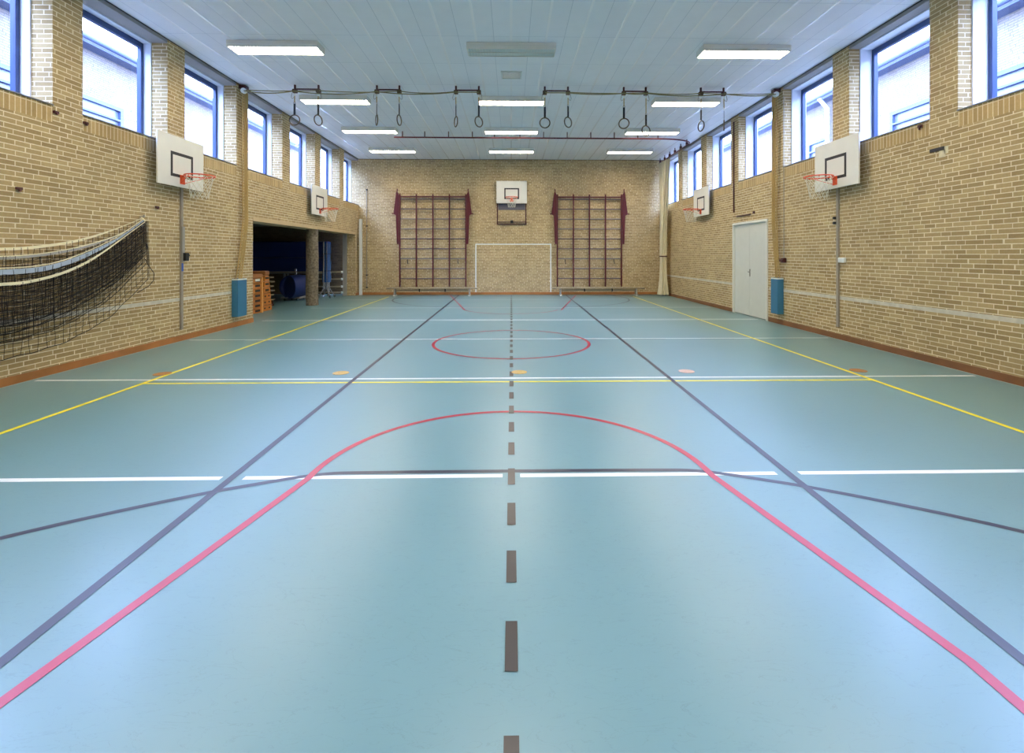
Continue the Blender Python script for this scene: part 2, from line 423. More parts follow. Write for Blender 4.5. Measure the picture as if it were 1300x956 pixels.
# ---- floor markings (children of the floor)
def strip(pts, w, z=.0012, closed=False):
    pts = [Vector((p[0], p[1], 0)) for p in pts]; n = len(pts); L_, R_ = [], []
    for i, p in enumerate(pts):
        t = (pts[(i + 1) % n] - pts[i - 1]) if closed else (pts[min(i + 1, n - 1)] - pts[max(i - 1, 0)])
        t.normalize(); q = Vector((-t.y, t.x, 0)) * w / 2
        L_.append(p + q + Vector((0, 0, z))); R_.append(p - q + Vector((0, 0, z)))
    return L_, R_
def line(mb, pts, w=.05, z=.0012, closed=False):
    L_, R_ = strip(pts, w, z, closed); n = len(L_)
    v = L_ + R_; f = []
    for i in range(n if closed else n - 1):
        j = (i + 1) % n; f.append((i, j, n + j, n + i)[::-1])
    mb.add(v, f)
def arc(cx, cy, r, a0, a1, n=48): return [(cx + r * math.cos(math.radians(a0 + (a1 - a0) * i / n)), cy + r * math.sin(math.radians(a0 + (a1 - a0) * i / n))) for i in range(n + 1)]
def smooth(pts, it=3):
    for _ in range(it):
        q = [pts[0]]
        for a, b in zip(pts, pts[1:]): q += [(a[0] * .75 + b[0] * .25, a[1] * .75 + b[1] * .25), (a[0] * .25 + b[0] * .75, a[1] * .25 + b[1] * .75)]
        q.append(pts[-1]); pts = q
    return pts
def fpart(name, mb, m, label=None):
    o = struct(build(name, mb, m, fl, fix=False)); 
    if label: o['label'] = label
mb = MB()
line(mb, [(LX + .1, 3.29), (-1.95, 3.29)]); line(mb, [(-1.80, 3.29), (-.06, 3.29)]); line(mb, [(.06, 3.29), (1.82, 3.29)]); line(mb, [(1.98, 3.29), (RX - .1, 3.29)])
line(mb, [(LX + .1, 5.90), (RX - .09, 5.90)]); line(mb, [(LX + .1, 8.66), (RX - .1, 8.66)])
line(mb, [(LX + .1, 11.16), (RX - .1, 11.16)], .06); line(mb, [(LX + .1, 11.30), (RX - .1, 11.30)], .035)
line(mb, [(LX + .1, 13.83), (RX - .1, 13.83)]); line(mb, [(LX + .2, 16.4), (RX - .1, 16.4)], .04)
fpart('white_lines', mb, M['lwhite'], 'white cross lines on the floor')
mb = MB()
line(mb, [(-4.27, Y0 + .5), (-4.30, 5), (-4.42, 17.5)], .05, .0016); line(mb, [(4.30, Y0 + .5), (4.34, 5), (4.42, 17.5)], .05, .0016)
line(mb, [(-4.31, 5.73), (4.35, 5.73)], .045, .0018)
fpart('yellow_lines', mb, M['lyellow'], 'yellow court boundary lines')
mb = MB()
line(mb, arc(0.0, 8.32, 1.325, 0, 360)[:-1], .05, .0020, True)
line(mb, [(1.80, Y0 + .8), (1.35, 3.25)][:1] + [(1.69, 1.75), (1.365, 3.27)] + arc(0.0, 3.27, 1.365, 0, 180)[1:-1] + [(-1.365, 3.27), (-1.69, 1.75), (-1.95, .5)], .05, .0020)
line(mb, [(-2.28, 18.1), (-1.27, 13.2)] + arc(0, 13.72, 1.36, 202, 338, 24) + [(1.36, 13.2), (2.42, 18.1)], .045, .0020)
fpart('red_lines', mb, M['lred'], 'red key and centre circle lines')
mb = MB()
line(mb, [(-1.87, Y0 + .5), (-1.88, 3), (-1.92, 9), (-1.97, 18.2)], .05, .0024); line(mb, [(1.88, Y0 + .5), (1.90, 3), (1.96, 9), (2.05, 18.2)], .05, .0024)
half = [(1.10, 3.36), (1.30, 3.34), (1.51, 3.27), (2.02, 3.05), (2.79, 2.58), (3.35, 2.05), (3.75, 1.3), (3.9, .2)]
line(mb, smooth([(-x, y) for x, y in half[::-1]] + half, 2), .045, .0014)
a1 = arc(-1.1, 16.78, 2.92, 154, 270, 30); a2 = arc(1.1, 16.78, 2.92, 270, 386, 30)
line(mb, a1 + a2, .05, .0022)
fpart('black_side_lines', mb, M['lblack_sheen'], 'black side lines and goal arcs tinted with bluish sheen')
mb = MB()
i = -2
while 1.74 + .4725 * i < 18:
    y = 1.74 + .4725 * i; line(mb, [(0, y), (0, y + .24)], .048, .0028); i += 1
for k in range(18):
    if k % 2 == 0: line(mb, [(-5.3 + k * .62, 8.60), (-5.3 + k * .62 + .62, 8.60)], .03, .0014)
fpart('black_lines', mb, M['lblack'], 'black dashed centre line')
mb = MB(); line(mb, [(LX + .03, Y0), (LX + .03, 10.95)], .03); line(mb, [(RX - .03, Y0), (RX - .03, Y1)], .03)
fpart('edge_strip', mb, M['lcove'], 'pale strip where floor meets skirting')

for x, m, lab in ((-4.41, 'brownisc', 'round brown socket cover in floor beside left yellow line'), (-2.17, 'ochre', 'round ochre socket cover in floor beside left black line'),
                  (.10, 'ochre', 'round ochre socket cover beside the dashed centre line'), (2.26, 'pinkdisc', 'round pinkish socket cover right of the right black line'),
                  (4.51, 'brownisc', 'round brown socket cover in floor beside right yellow line')):
    mb = MB().cyl((x, 6.20, -.001), (x, 6.20, .003), .10, 28)
    tag(build('socket_cover', mb, M[m]), lab, 'floor socket cover', 'round socket covers in the floor')

# ---- door
d = bpy.data.objects.new('door_1', None); C.objects.link(d); d['kind'] = 'structure'; d['label'] = 'white double door in the right brick wall'; d['category'] = 'door'
d.location = (RX, 11.77, 0)
ya, yb, zt = 10.91, 12.63, 2.33
mb = MB().box(RX - .03, RX + .12, ya - .005, ya + .05, 0, zt).box(RX - .03, RX + .12, yb - .05, yb + .005, 0, zt).box(RX - .03, RX + .12, ya + .05, yb - .05, zt - .05, zt + .005)
build('door_frame', mb, M['doorframe'], d, bevel=.004)
ym = 11.80
l1 = build('door_leaf', MB().box(RX + .015, RX + .06, ya + .053, ym - .007, .012, zt - .055), M['door'], d, bevel=.004)
l2 = build('door_leaf', MB().box(RX + .02, RX + .065, ym + .007, yb - .053, .012, zt - .055), M['door'], d, bevel=.004)
mb = MB().box(RX + .003, RX + .015, ym - .05, ym - .02, .98, 1.16).tube([(RX + .01, ym - .035, 1.09), (RX - .04, ym - .035, 1.09), (RX - .04, ym - .13, 1.09)], .009, 8)
hd = build('door_handle', mb, M['chrome'], d)
build('door_gap_dark', MB().box(RX + .07, ROUT, ya, yb, 0, zt), M['black'], d)  # black filler painting the shade in the gap between the leaves

# ================================================================== EQUIPMENT STORE (behind the left wall)
sx0 = -10.6
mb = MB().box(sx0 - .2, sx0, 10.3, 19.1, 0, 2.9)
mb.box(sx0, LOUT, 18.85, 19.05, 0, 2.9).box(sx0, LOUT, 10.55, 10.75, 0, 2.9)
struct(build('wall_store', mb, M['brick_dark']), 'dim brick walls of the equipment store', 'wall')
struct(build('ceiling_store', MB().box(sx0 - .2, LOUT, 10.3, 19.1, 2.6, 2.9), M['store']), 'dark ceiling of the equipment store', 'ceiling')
struct(build('trim_4', MB().box(LX + .006, LOUT, 10.95, 18.08, 2.27, 2.36), M['band']), 'tan concrete lintel over the store opening', 'lintel')
struct(build('trim_5', MB().box(-6.24, -6.10, 18.0, 18.079, 0, 2.27), M['greypaint']), 'grey steel jamb at the far end of store opening', 'jamb')
# round column
rows = []
for k in range(12):
    z = 2.27 * k / 11; rows.append([(-5.98 + (.175 + .006 * math.sin(5 * a_ + k)) * math.cos(a_), 14.64 + (.175 + .006 * math.cos(3 * a_ + k * 1.3)) * math.sin(a_), z) for a_ in [2 * PI * j / 32 for j in range(32)]])
mb = MB().grid(rows, closed=True)
struct(build('column', mb, M['column']), 'round mottled grey brown column in the store opening', 'column')

# vaulting boxes
def vaulting_box(xf, xb, yc, hb, ht, hgt, label, tiers, flat, colm):
    t = empty('vaulting_box', label, 'vaulting box', (xf, yc, 0), 'wooden vaulting boxes in the store')
    th = (hgt - .12) / tiers
    for i in range(tiers):
        z0 = i * th + .012; z1 = (i + 1) * th
        def hw(z): return hb + (ht - hb) * (z / (hgt - .12))
        a0, a1 = hw(z0), hw(z1 - .006)
        poly = [(xf, yc - a0, z0), (xf, yc + a0, z0), (xf, yc + a1, z1 - .006), (xf, yc - a1, z1 - .006)]
        mb = MB().prism(poly, (xb - xf, 0, 0))
        f = build('box_tier', mb, colm, t, bevel=.004)
        zc = (z0 + z1) / 2
        if flat or i >= tiers - 3: build('hand_slot', MB().box(xf - .003, xf + .004, yc - max(.09, .5 * a1), yc + max(.09, .5 * a1), zc - .028, zc + .028), M['black'], f)
        else:
            for s_ in (-1, 1): build('hand_slot', MB().box(xf - .003, xf + .004, yc + s_ * a0 * .45 - .035, yc + s_ * a0 * .45 + .035, zc - .02, zc + .02), M['black'], f)
    z = hgt - .12
    build('padded_top', MB().box(xb, xf + .01, yc - ht - .02, yc + ht + .02, z, hgt), M['leather'], t, bevel=.03)
    return t
t = vaulting_box(-6.52, -7.7, 12.56, .24, .24, 1.02, 'straight-sided wooden vaulting box nearest the store opening edge', 7, True, M['boxwood'])
build('corner_post', MB().box(-6.56, -6.505, 12.74, 12.81, 0, .92), M['boxwood2'], t, bevel=.004)
build('label_plate', MB().box(-6.519, -6.514, 12.44, 12.66, .83, .89), M['ivory'], t)
vaulting_box(-6.55, -7.9, 13.10, .27, .10, 1.08, 'sloping-sided orange wooden vaulting box behind the straight-sided one', 6, False, M['boxwood'])

# big blue crash mats standing against the end wall of the store
for (x0, x1, y0, lab) in ((-10.2, -6.95, 18.50, 'large dark blue crash mat standing upright at back of store'),):
    t = empty('crash_mat', lab, 'mat', ((x0 + x1) / 2, y0, .86))
    build('lower_half', MB().box(x0, x1, y0, y0 + .3, .86, 1.40), M['matblue'], t, bevel=.04)
    build('upper_half', MB().box(x0, x1, y0, y0 + .3, 1.41, 2.02), M['matblue'], t, bevel=.04)
# trolley the mat rests on
t = empty('mat_trolley', 'low dark steel frame under the large blue mat', 'trolley', (-8.6, 18.5, 0))
mb = MB()
for x in (-10.1, -8.6, -7.1):
    mb.box(x - .03, x + .03, 18.46, 18.52, .06, .86).box(x - .03, x + .03, 18.76, 18.82, .06, .86)
mb.box(-10.2, -6.95, 18.46, 18.82, .80, .858)
build('steel_frame', mb, M['greypaint'], t)
for x in (-10.1, -8.6, -7.1):
    for y in (18.49, 18.79): build('wheel', MB().cyl((x - .02, y, .04), (x + .02, y, .04), .04, 14), M['black'], t)
# balance beams / benches stored on pegs: pale rails with white ends
t = None
for i, z in enumerate((.88, .62, .345, .13)):
    lab = ['top', 'second', 'third', 'lowest'][i] + ' of the pale rails of the bench rack behind the column'
    r = empty('storage_rail', lab, 'rail', (-7.4, 17.9, z), 'pale rails of the bench rack in the store')
    build('wooden_bar', MB().box(-9.6 if i == 0 else -8.1, -6.24, 17.86, 17.95, z - .022, z + .022), M['benchwood'], r, bevel=.006)
    build('end_cap', MB().cyl((-6.26, 17.905, z), (-6.20, 17.905, z), .042, 14), M['ivory'], r)
r = empty('bench_rack', 'steel uprights carrying the pale rails in the store', 'rack', (-7.2, 17.99, 0))
for x in (-7.95, -6.75):
    build('upright', MB().box(x - .03, x + .03, 17.96, 18.02, 0, 1.0), M['greypaint'], r)
for i in range(4):
    z = (.88, .62, .345, .13)[i]
    build('crossbar', MB().box(-7.95, -6.4, 17.952, 17.985, z - .015, z + .015), M['greypaint'], r)
# rolled mid-blue mat on a wheeled stand, right of the column
t = empty('mat_roll_cart', 'upright mid blue mat roll on wheeled base right of column', 'mat cart', (-6.5, 17.0, 0))
mb = MB()
rows = []
for k in range(9):
    z = .55 + 1.4 * k / 8; rr = .13 + .012 * math.sin(k * 2.2); rows.append([(-6.52 + rr * math.cos(a_) * 1.1, 17.2 + rr * math.sin(a_), z) for a_ in [2 * PI * j / 20 for j in range(20)]])
mb.grid(rows, closed=True); mb.add(rows[-1], [tuple(range(20))]); mb.add(rows[0], [tuple(range(20))[::-1]])
build('mat_roll', mb, M['matblue2'], t)
for z in (1.55, .95): build('strap', MB().torus((-6.52, 17.2, z), .15, .012, n=24, m=6), M['black'], t)
build('silver_rod', MB().cyl((-6.56, 17.03, .3), (-6.56, 17.03, 1.98), .018, 10), M['chrome'], t)
build('silver_rod', MB().cyl((-6.45, 17.03, .3), (-6.45, 17.03, 1.98), .012, 10), M['chrome'], t)
mb = MB()
for s_ in (-1, 1):
    mb.tube([(-6.52, 17.2, .52), (-6.52 + s_ * .12, 17.05, .2), (-6.52 + s_ * .2, 16.98, .07)], .018, 8)
    mb.tube([(-6.52, 17.2, .52), (-6.52 + s_ * .12, 17.35, .2), (-6.52 + s_ * .2, 17.42, .07)], .018, 8)
mb.cyl((-6.52, 17.2, .3), (-6.52, 17.2, .56), .05, 12)
build('base_legs', mb, M['greypaint'], t)
for s_ in (-1, 1):
    for y in (16.98, 17.42): build('wheel', MB().cyl((-6.52 + s_ * .2 - .02, y, .05), (-6.52 + s_ * .2 + .02, y, .05), .05, 14), M['chrome'], t)
# round blue foam drum and blue bin behind
t = empty('foam_drum', 'dark blue round foam drum lying on wheeled cradle', 'foam roll', (-7.2, 15.9, 0))
cx_, cy_, cz_, R_ = -7.22, 15.9, .46, .385
mb = MB().tube([(cx_, cy_, cz_), (cx_ + .03, cy_ + .04, cz_), (cx_ - .0, cy_ + .7, cz_)], [R_ - .03, R_, R_], 36)
build('drum_body', mb, M['matblue'], t)
mb = MB().box(cx_ - .3, cx_ + .3, cy_ + .05, cy_ + .65, .08, .13)
build('cradle', mb, M['greypaint'], t)
for s_ in (-1, 1):
    for y in (cy_ + .08, cy_ + .6): build('caster', MB().cyl((cx_ + s_ * .2 - .018, y, .04), (cx_ + s_ * .2 + .018, y, .04), .04, 14), M['chrome'], t)
t = empty('foam_block', 'mid blue sloping foam block behind the round drum', 'foam block', (-7.0, 17.1, 0))
mb = MB().prism([(-7.55, 16.7, .12), (-6.92, 16.7, .12), (-6.8, 16.7, .80), (-7.6, 16.7, .80)], (0, .55, 0))
build('foam_body', mb, M['matblue2'], t, bevel=.03)
build('base_board', MB().box(-7.5, -6.95, 16.72, 17.2, 0, .12), M['greypaint'], t)
# stack of springboards seen edge-on
for i in range(6):
    z = .18 + i * .13
    o = build('springboard', MB().prism([(-7.6, 14.6, z), (-7.0 - .03 * (i % 2), 14.6, z), (-7.0 - .03 * (i % 2), 14.6, z + .035), (-7.6, 14.6, z + .07)], (0, .22, 0)), M['benchwood'], bevel=.012)
    o.location = (0, -.35, 0)
    tag(o, ['lowest', 'second lowest', 'third lowest', 'fourth lowest', 'second highest', 'topmost'][i] + ' pale board in the stack beside the orange vaulting box', 'board', 'stacked pale boards in the store')
t = tag(build('board_rack', MB().box(-7.65, -7.605, 14.2, 14.5, 0, 1.0).box(-7.6, -7.05, 14.26, 14.30, .05, .18).box(-7.6, -7.05, 14.42, 14.46, .05, .18).box(-7.6, -7.05, 14.2, 14.5, .0, .05), M['darkred']), 'dark rack under the stack of pale boards', 'rack')
for i in range(6):
    z = .18 + i * .13
# ================================================================== BASKETBALL HOOPS
def net_strands(mb, c, r0, r1, depth, n=12, rows_=5, r=.0035):
    c = Vector(c)
    def P(i, k):
        f = k / rows_; rr = r0 + (r1 - r0) * (f ** .6); a_ = 2 * PI * (i + .5 * (k % 2)) / n
        return c + Vector((rr * math.cos(a_), rr * math.sin(a_), -depth * f))
    for i in range(n):
        a_, b_ = [P(i, 0)], [P(i, 0)]
        ia = i; ib = i
        for k in range(1, rows_ + 1):
            # zigzag to the right / to the left
            if k % 2 == 1: ja, jb = ia, ib - 1
            else: ja, jb = ia + 1, ib
            a_.append(P(ja, k)); b_.append(P(jb, k)); ia, ib = ja, jb
        mb.tube(a_, r, 4, caps=False); mb.tube(b_, r, 4, caps=False)
def make_hoop(label, loc, rz):
    """origin: board front face bottom centre, board in local YZ, front toward +X"""
    t = empty('basketball_hoop', label, 'basketball hoop', loc, 'wall-mounted basketball hoops', rel=True, rz=rz)
    bw, bh_, th = .575, .845, .025
    bd = build('backboard', MB().box(-th, 0, -bw, bw, 0, bh_), M['board'], t, bevel=.004)
    l = .05; a, b_ = -.28, .28; z0, z1 = .16, .575
    mb = MB().box(.0, .002, a, a + l, z0, z1).box(.0, .002, b_ - l, b_, z0, z1).box(0, .002, a + l, b_ - l, z1 - l, z1).box(0, .002, a + l, b_ - l, z0, z0 + l)
    build('target_square', mb, M['blackpaint'], bd)
    build('backing', MB().box(-th - .015, -th, -bw + .03, bw - .03, .004, bh_ - .03), M['boardedge'], bd)
    for y in (-.3, .3):
        build('wall_bracket', MB().box(-.13, -.04, y - .025, y + .025, .1, .15).box(-.13, -.04, y - .025, y + .025, .65, .70).box(-.15, -.13, y - .03, y + .03, .05, .75), M['steel'], t)
    mb = MB().box(0.002, .012, -.055, .055, .055, .205).box(.012, .075, -.045, .045, .185, .203)
    build('rim_mount', mb, M['orange'], t)
    cx_ = .30
    mb = MB().torus((cx_, 0, .20), .225, .010, n=40, m=8)
    for s_ in (-1, 1): mb.tube([(.014, s_ * .045, .075), (cx_ - .04, s_ * .215, .19)], .005, 6)
    for s_ in (-1, 1): mb.tube([(.06, s_ * .04, .195), (.09, s_ * .08, .2)], .01, 6)
    for i in range(12):
        a_ = 2 * PI * (i) / 12; mb.torus((cx_ + .222 * math.cos(a_), .222 * math.sin(a_), .183), .009, .003, (math.cos(a_), math.sin(a_), 0), n=8, m=4)
    build('rim', mb, M['orange'], t)
    mb = MB(); net_strands(mb, (cx_, 0, .178), .218, .13, .36)
    nt_ = build('net', mb, M['netwhite'], t, fix=False)
    return t
BZ = 2.66
h0 = make_hoop('basketball hoop with white backboard, nearer one on left wall', (LX + .15, 8.40, BZ), 0)
dup(h0, (LX + .15, 14.37, BZ + .01), 0, 'basketball hoop on left wall above the store opening')
dup(h0, (RX - .15, 8.40, BZ + .02), PI, 'basketball hoop with white backboard, nearer one on right wall')
dup(h0, (RX - .15, 14.45, BZ + .02), PI, 'basketball hoop on right wall beyond the double door')
hc = dup(h0, (.01, Y1 - .17, 3.455), -PI / 2, 'basketball hoop on end wall above the red frame')
# oxblood adjusting frame under the centre hoop
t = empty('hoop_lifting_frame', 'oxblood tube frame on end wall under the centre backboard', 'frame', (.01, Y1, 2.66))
mb = MB()
for x in (-.53, .55): mb.box(x - .02, x + .02, Y1 - .06, Y1 - .0, 2.66, 3.7)
mb.box(-.51, .53, Y1 - .06, Y1 - .02, 2.66, 2.69).box(-.51, .53, Y1 - .055, Y1 - .02, 2.75, 2.775)
build('tube_frame', mb, M['darkred'], t)
build('board_shadow', MB().box(-.50, .52, Y1 - .03, Y1 - .005, 3.22, 3.46), mat('board_shadow_grey', (96, 92, 100), .6), t)  # slate slab stands in for the backboard's shadow on the wall
build('winch', MB().box(-.04, .07, Y1 - .09, Y1 - .02, 2.72, 2.82), M['black'], t, bevel=.01)

# ---- steel channels on the side walls
t = empty('wall_channel', 'grey steel channel running down left wall under the hoop', 'post holder', (LX, 8.58, .2), 'steel channels under the hoops')
mb = MB().box(LX, LX + .03, 8.555, 8.61, .2, 2.72)
build('channel', mb, M['steel'], t)
build('net_holder', MB().box(LX + .03, LX + .05, 8.555, 8.62, 1.38, 2.0), M['greypaint'], t)
build('crank', MB().box(LX + .05, LX + .10, 8.57, 8.66, 1.40, 1.54).cyl((LX + .06, 8.6, 1.5), (LX + .06, 8.72, 1.5), .015), M['black'], t, bevel=.006)
build('blue_label', MB().box(LX + .03, LX + .034, 8.56, 8.605, 1.22, 1.36), M['bluelabel'], t)
t = empty('wall_channel', 'grey steel channel running down right wall under the hoop', 'post holder', (RX, 8.53, .22), 'steel channels under the hoops')
build('channel', MB().box(RX - .03, RX, 8.50, 8.555, .22, 2.74), M['steel'], t)
for z in (2.17, 2.08): build('bolt', MB().cyl((RX - .05, 8.60, z), (RX, 8.60, z), .025), M['black'], t)
tag(build('control_box', MB().box(RX - .045, RX, 8.33, 8.49, 1.37, 1.46), M['ivory'], bevel=.008), 'small white plastic box beside the right steel channel', 'box')

# ================================================================== CLIMBING FRAMES + BENCHES ON THE FAR WALL
def climbing_frame(x0, x1, label, n0):
    t = empty('climbing_frame', label, 'wall bars', ((x0 + x1) / 2, Y1, .3), 'wall climbing frames')
    yb, yf_ = Y1 - .14, Y1 - .10
    n = 5
    for i in range(n):
        x = x0 + (x1 - x0) * i / (n - 1)
        build('post', MB().box(x - .024, x + .024, yb, yf_ + .03, .31, 3.80), M['oxblood'], t, bevel=.005)
    build('top_bar', MB().box(x0 - .06, x1 + .06, yb + .01, yf_ + .02, 3.68, 3.73), M['oxblood'], t, bevel=.005)
    for i in range(9):
        z = .62 + .375 * i
        build('rung', MB().cyl((x0, yb + .035, z), (x1, yb + .035, z), .021, 10), M['rung'], t)
    for x in (x0, (x0 + x1) / 2, x1):
        for z in (.5, 2.1, 3.6): build('wall_fixing', MB().box(x - .015, x + .015, yf_ + .02, Y1, z - .02, z + .02), M['oxblood'], t)
    for s_, xe in ((-1, x0 - .05), (1, x1 + .05)):
        # solid side arm: spike on top, outward elbow, narrow foot
        yw = Y1 - .17; q = lambda dx, z: (xe + s_ * dx, yw, z)
        mb = MB().prism([q(-.02, 1.92), q(.05, 1.92), q(.09, 3.0), q(.17, 3.04), q(.17, 3.12), q(.08, 3.84), q(.05, 3.93), q(-.02, 3.78)], (0, .05, 0))
        a_ = build('side_arm', mb, M['oxblood'], t, bevel=.006)
        build('hinge_pin', MB().cyl((xe + s_ * .04, yw + .025, 3.86), (xe + s_ * .04, yw + .025, 4.0), .02, 10), M['oxblood'], a_)
        build('arm_catch', MB().cyl((xe + s_ * .15, yw + .025, 3.06), (xe + s_ * .24, yw + .025, 3.06), .018, 8), M['oxblood'], a_)
    for i in (.12, .88):
        x = x0 + (x1 - x0) * i
        build('hook', MB().tube([(x, yb + .01, 1.33), (x, yb - .03, 1.27), (x + .02, yb - .03, 1.17)], .015, 6), M['black'], t)
    return t
climbing_frame(-4.20, -1.72, 'oxblood wall bars on end wall, left of painted goal', 0)
climbing_frame(1.74, 4.18, 'oxblood wall bars on end wall, right of painted goal', 1)
def bench(x0, x1, label):
    yc = 17.95; t = empty('gym_bench', label, 'bench', ((x0 + x1) / 2, yc, 0), 'long gym benches at the end wall')
    build('seat', MB().box(x0, x1, yc - .125, yc + .125, .262, .295), M['benchwood'], t, bevel=.006)
    build('beam', MB().box(x0 + .35, x1 - .35, yc - .02, yc + .02, .165, .235), M['benchwood'], t, bevel=.006)
    for x in (x0 + .30, x1 - .30):
        mb = MB().box(x - .03, x + .03, yc - .10, yc + .10, .235, .262).prism([(x - .025, yc - .16, 0), (x - .025, yc + .16, 0), (x - .025, yc + .06, .24), (x - .025, yc - .06, .24)], (.05, 0, 0))
        l = build('leg', mb, M['greypaint'], t, bevel=.004)
        build('rubber_foot', MB().box(x - .035, x + .035, yc - .18, yc + .18, 0, .03), M['ivory'], l)
    for x in (x0 + 1.2, x1 - 1.2):
        build('bracket', MB().box(x - .02, x + .02, yc - .03, yc + .03, .15, .262), M['black'], t)
    for x in (x0, x1):
        s_ = 1 if x == x0 else -1
        build('hook', MB().box(x, x + s_ * .12, yc - .05, yc + .05, .245, .262), M['black'], t)
bench(-4.60, -1.25, 'long low wooden bench in front of the left wall bars')
bench(1.52, 4.95, 'long low wooden bench in front of the right wall bars')

# ---- posts in the left far corner
tag(build('corner_post', MB().box(-5.72, -5.62, Y1 - .13, Y1 - .03, 0, 2.86), M['white'], bevel=.006), 'white square post in the left far corner', 'post')
t = empty('espagnolette_rod', 'thin dark vertical rod on end wall beside the white post', 'rod', (-5.46, Y1, .25))
build('rod', MB().cyl((-5.46, Y1 - .03, .25), (-5.46, Y1 - .03, 4.0), .016, 8), M['steel'], t)
for z in (.28, .75, 2.6, 3.97): build('clamp', MB().box(-5.49, -5.43, Y1 - .05, Y1, z - .02, z + .02), M['black'], t)
# ---- right wall pipe and rod
tag(build('wall_pipe', MB().cyl((RX - .02, 12.57, 2.62), (RX - .02, 12.57, 5.0), .018, 10), M['darkred']), 'thin dark red pipe down right wall left of the door', 'pipe')
tag(build('coat_rod', MB().cyl((RX - .02, 12.4, 2.50), (RX - .02, 11.68, 2.50), .015, 10).box(RX - .03, RX, 11.5, 11.56, 2.5, 2.56), M['darkred']), 'short dark horizontal rod above the double door', 'rod')

# ================================================================== RINGS, PULLEYS AND ROPES
RY = 10.4
ringx = [-4.62, -4.12, -2.88, -2.40, -1.19, -.70, .72, 1.22, 2.43, 2.91, 4.11, 4.61]
ringz = [4.38, 4.38, 4.39, 4.39, 4.365, 4.365, 4.35, 4.365, 4.345, 4.19, 4.30, 4.315]
facing = [1, .42, .45, .2, .42, .7, 1, .78, .92, .92, .22, .4]
names_ = ['leftmost gymnastic ring, hanging face-on', 'second gymnastic ring from the left, turned sideways', 'third gymnastic ring from the left, turned sideways', 'fourth gymnastic ring from the left, nearly edge-on',
          'fifth gymnastic ring from the left, left of centre lamp', 'sixth gymnastic ring from the left, at left end of centre lamp', 'gymnastic ring face-on at right end of centre lamp', 'gymnastic ring second to right of centre lamp',
          'fourth gymnastic ring from the right, face-on', 'lowest hanging gymnastic ring, third from the right', 'second gymnastic ring from the right, edge-on', 'rightmost gymnastic ring, turned sideways']
PZ = 4.99
for i, (x, z, fc, lab) in enumerate(zip(ringx, ringz, facing, names_)):
    t = empty('gymnastic_ring', lab, 'gymnastic ring', (x, RY, z), 'gymnastic rings hung across the hall')
    ang = math.acos(fc) * (1 if i % 2 else -1); nrm = (math.sin(ang), -math.cos(ang), 0)
    build('ring', MB().torus((x, RY, z), .108, .0125, nrm, n=32, m=8), M['ringwood'], t)
    top = z + .115; dx = math.cos(ang) * .022; dy = math.sin(ang) * .022
    build('strap', MB().obox((x, RY, top + .11), (dx, dy, 0), (-dy * .2, dx * .2, 0), (0, 0, .12)), M['webbing'], t)
    build('buckle', MB().torus((x, RY, top + .25), .02, .006, nrm, n=12, m=5), M['chrome'], t)
    build('hanging_rope', MB().cyl((x, RY, top + .26), (x, RY, PZ - .03), .011, 8), M['rope'], t)
    build('clamp', MB().box(x - .018, x + .018, RY - .02, RY + .02, PZ - .10, PZ - .05), M['ivory'], t)
for k in range(6):
    xa, xb = ringx[2 * k], ringx[2 * k + 1]
    lab = ['pulley bar over the leftmost pair of rings', 'pulley bar over the second pair of rings from left', 'pulley bar over the pair of rings left of centre',
           'pulley bar over the pair of rings right of centre', 'pulley bar over the second pair of rings from right', 'pulley bar over the rightmost pair of rings'][k]
    t = empty('pulley_bar', lab, 'pulley', ((xa + xb) / 2, RY, PZ), 'ceiling pulley bars for the rings')
    build('bar', MB().box(xa, xb, RY + .01, RY + .04, PZ + .045, PZ + .07), M['darkred'], t)
    for x in (xa, xb):
        b_ = build('pulley_block', MB().box(x - .045, x + .045, RY - .02, RY + .06, PZ - .025, PZ + .055).box(x - .02, x + .02, RY, RY + .04, PZ + .055, H), M['darkred'], t, bevel=.01)
        build('pulley_wheel', MB().cyl((x, RY - .045, PZ), (x, RY - .02, PZ), .04, 18), M['ringwood'], b_)
    xs = xb if k < 3 else xa
    for x, s_ in ((xa, -1), (xb, 1)):
        build('hook', MB().tube([(x + s_ * .05, RY, PZ - .02), (x + s_ * .07, RY, PZ - .12), (x + s_ * .05, RY, PZ - .16), (x + s_ * .02, RY, PZ - .13)], .006, 6), M['greypaint'], t)
def sag(x0, x1, z0, z1, dz, y, n=14):
    return [(x0 + (x1 - x0) * i / n, y, z0 + (z1 - z0) * i / n - dz * 4 * (i / n) * (1 - i / n)) for i in range(n + 1)]
def cat(stops, y, z, sags):
    pts = []
    for (a, b_), s_ in zip(zip(stops, stops[1:]), sags):
        q = sag(a, b_, z, z, s_, y, 10); pts += q if not pts else q[1:]
    return pts
tag(build('overhead_rope', MB().tube(cat([LX + .14, -4.62, -2.88, -1.19, -.70], RY - .07, 4.975, [.05, .06, .05, .0]), .011, 6).tube(cat([LX + .14, -4.12, -2.40, -1.19], RY - .035, 5.0, [.015, .03, .04]), .010, 6), M['ropeolive']), 'olive rope run across ceiling to the left ring pulleys', 'rope')
tag(build('overhead_rope', MB().tube(cat([.72, 1.22, 2.43, 2.91, 4.61, RX - .14], RY - .07, 4.975, [0, .03, .02, .05, .04]), .011, 6).tube(cat([1.22, 2.91, 4.11, RX - .14], RY - .035, 5.0, [.02, .03, .02]), .010, 6), M['ropeolive']), 'olive rope run across ceiling to the right ring pulleys', 'rope')
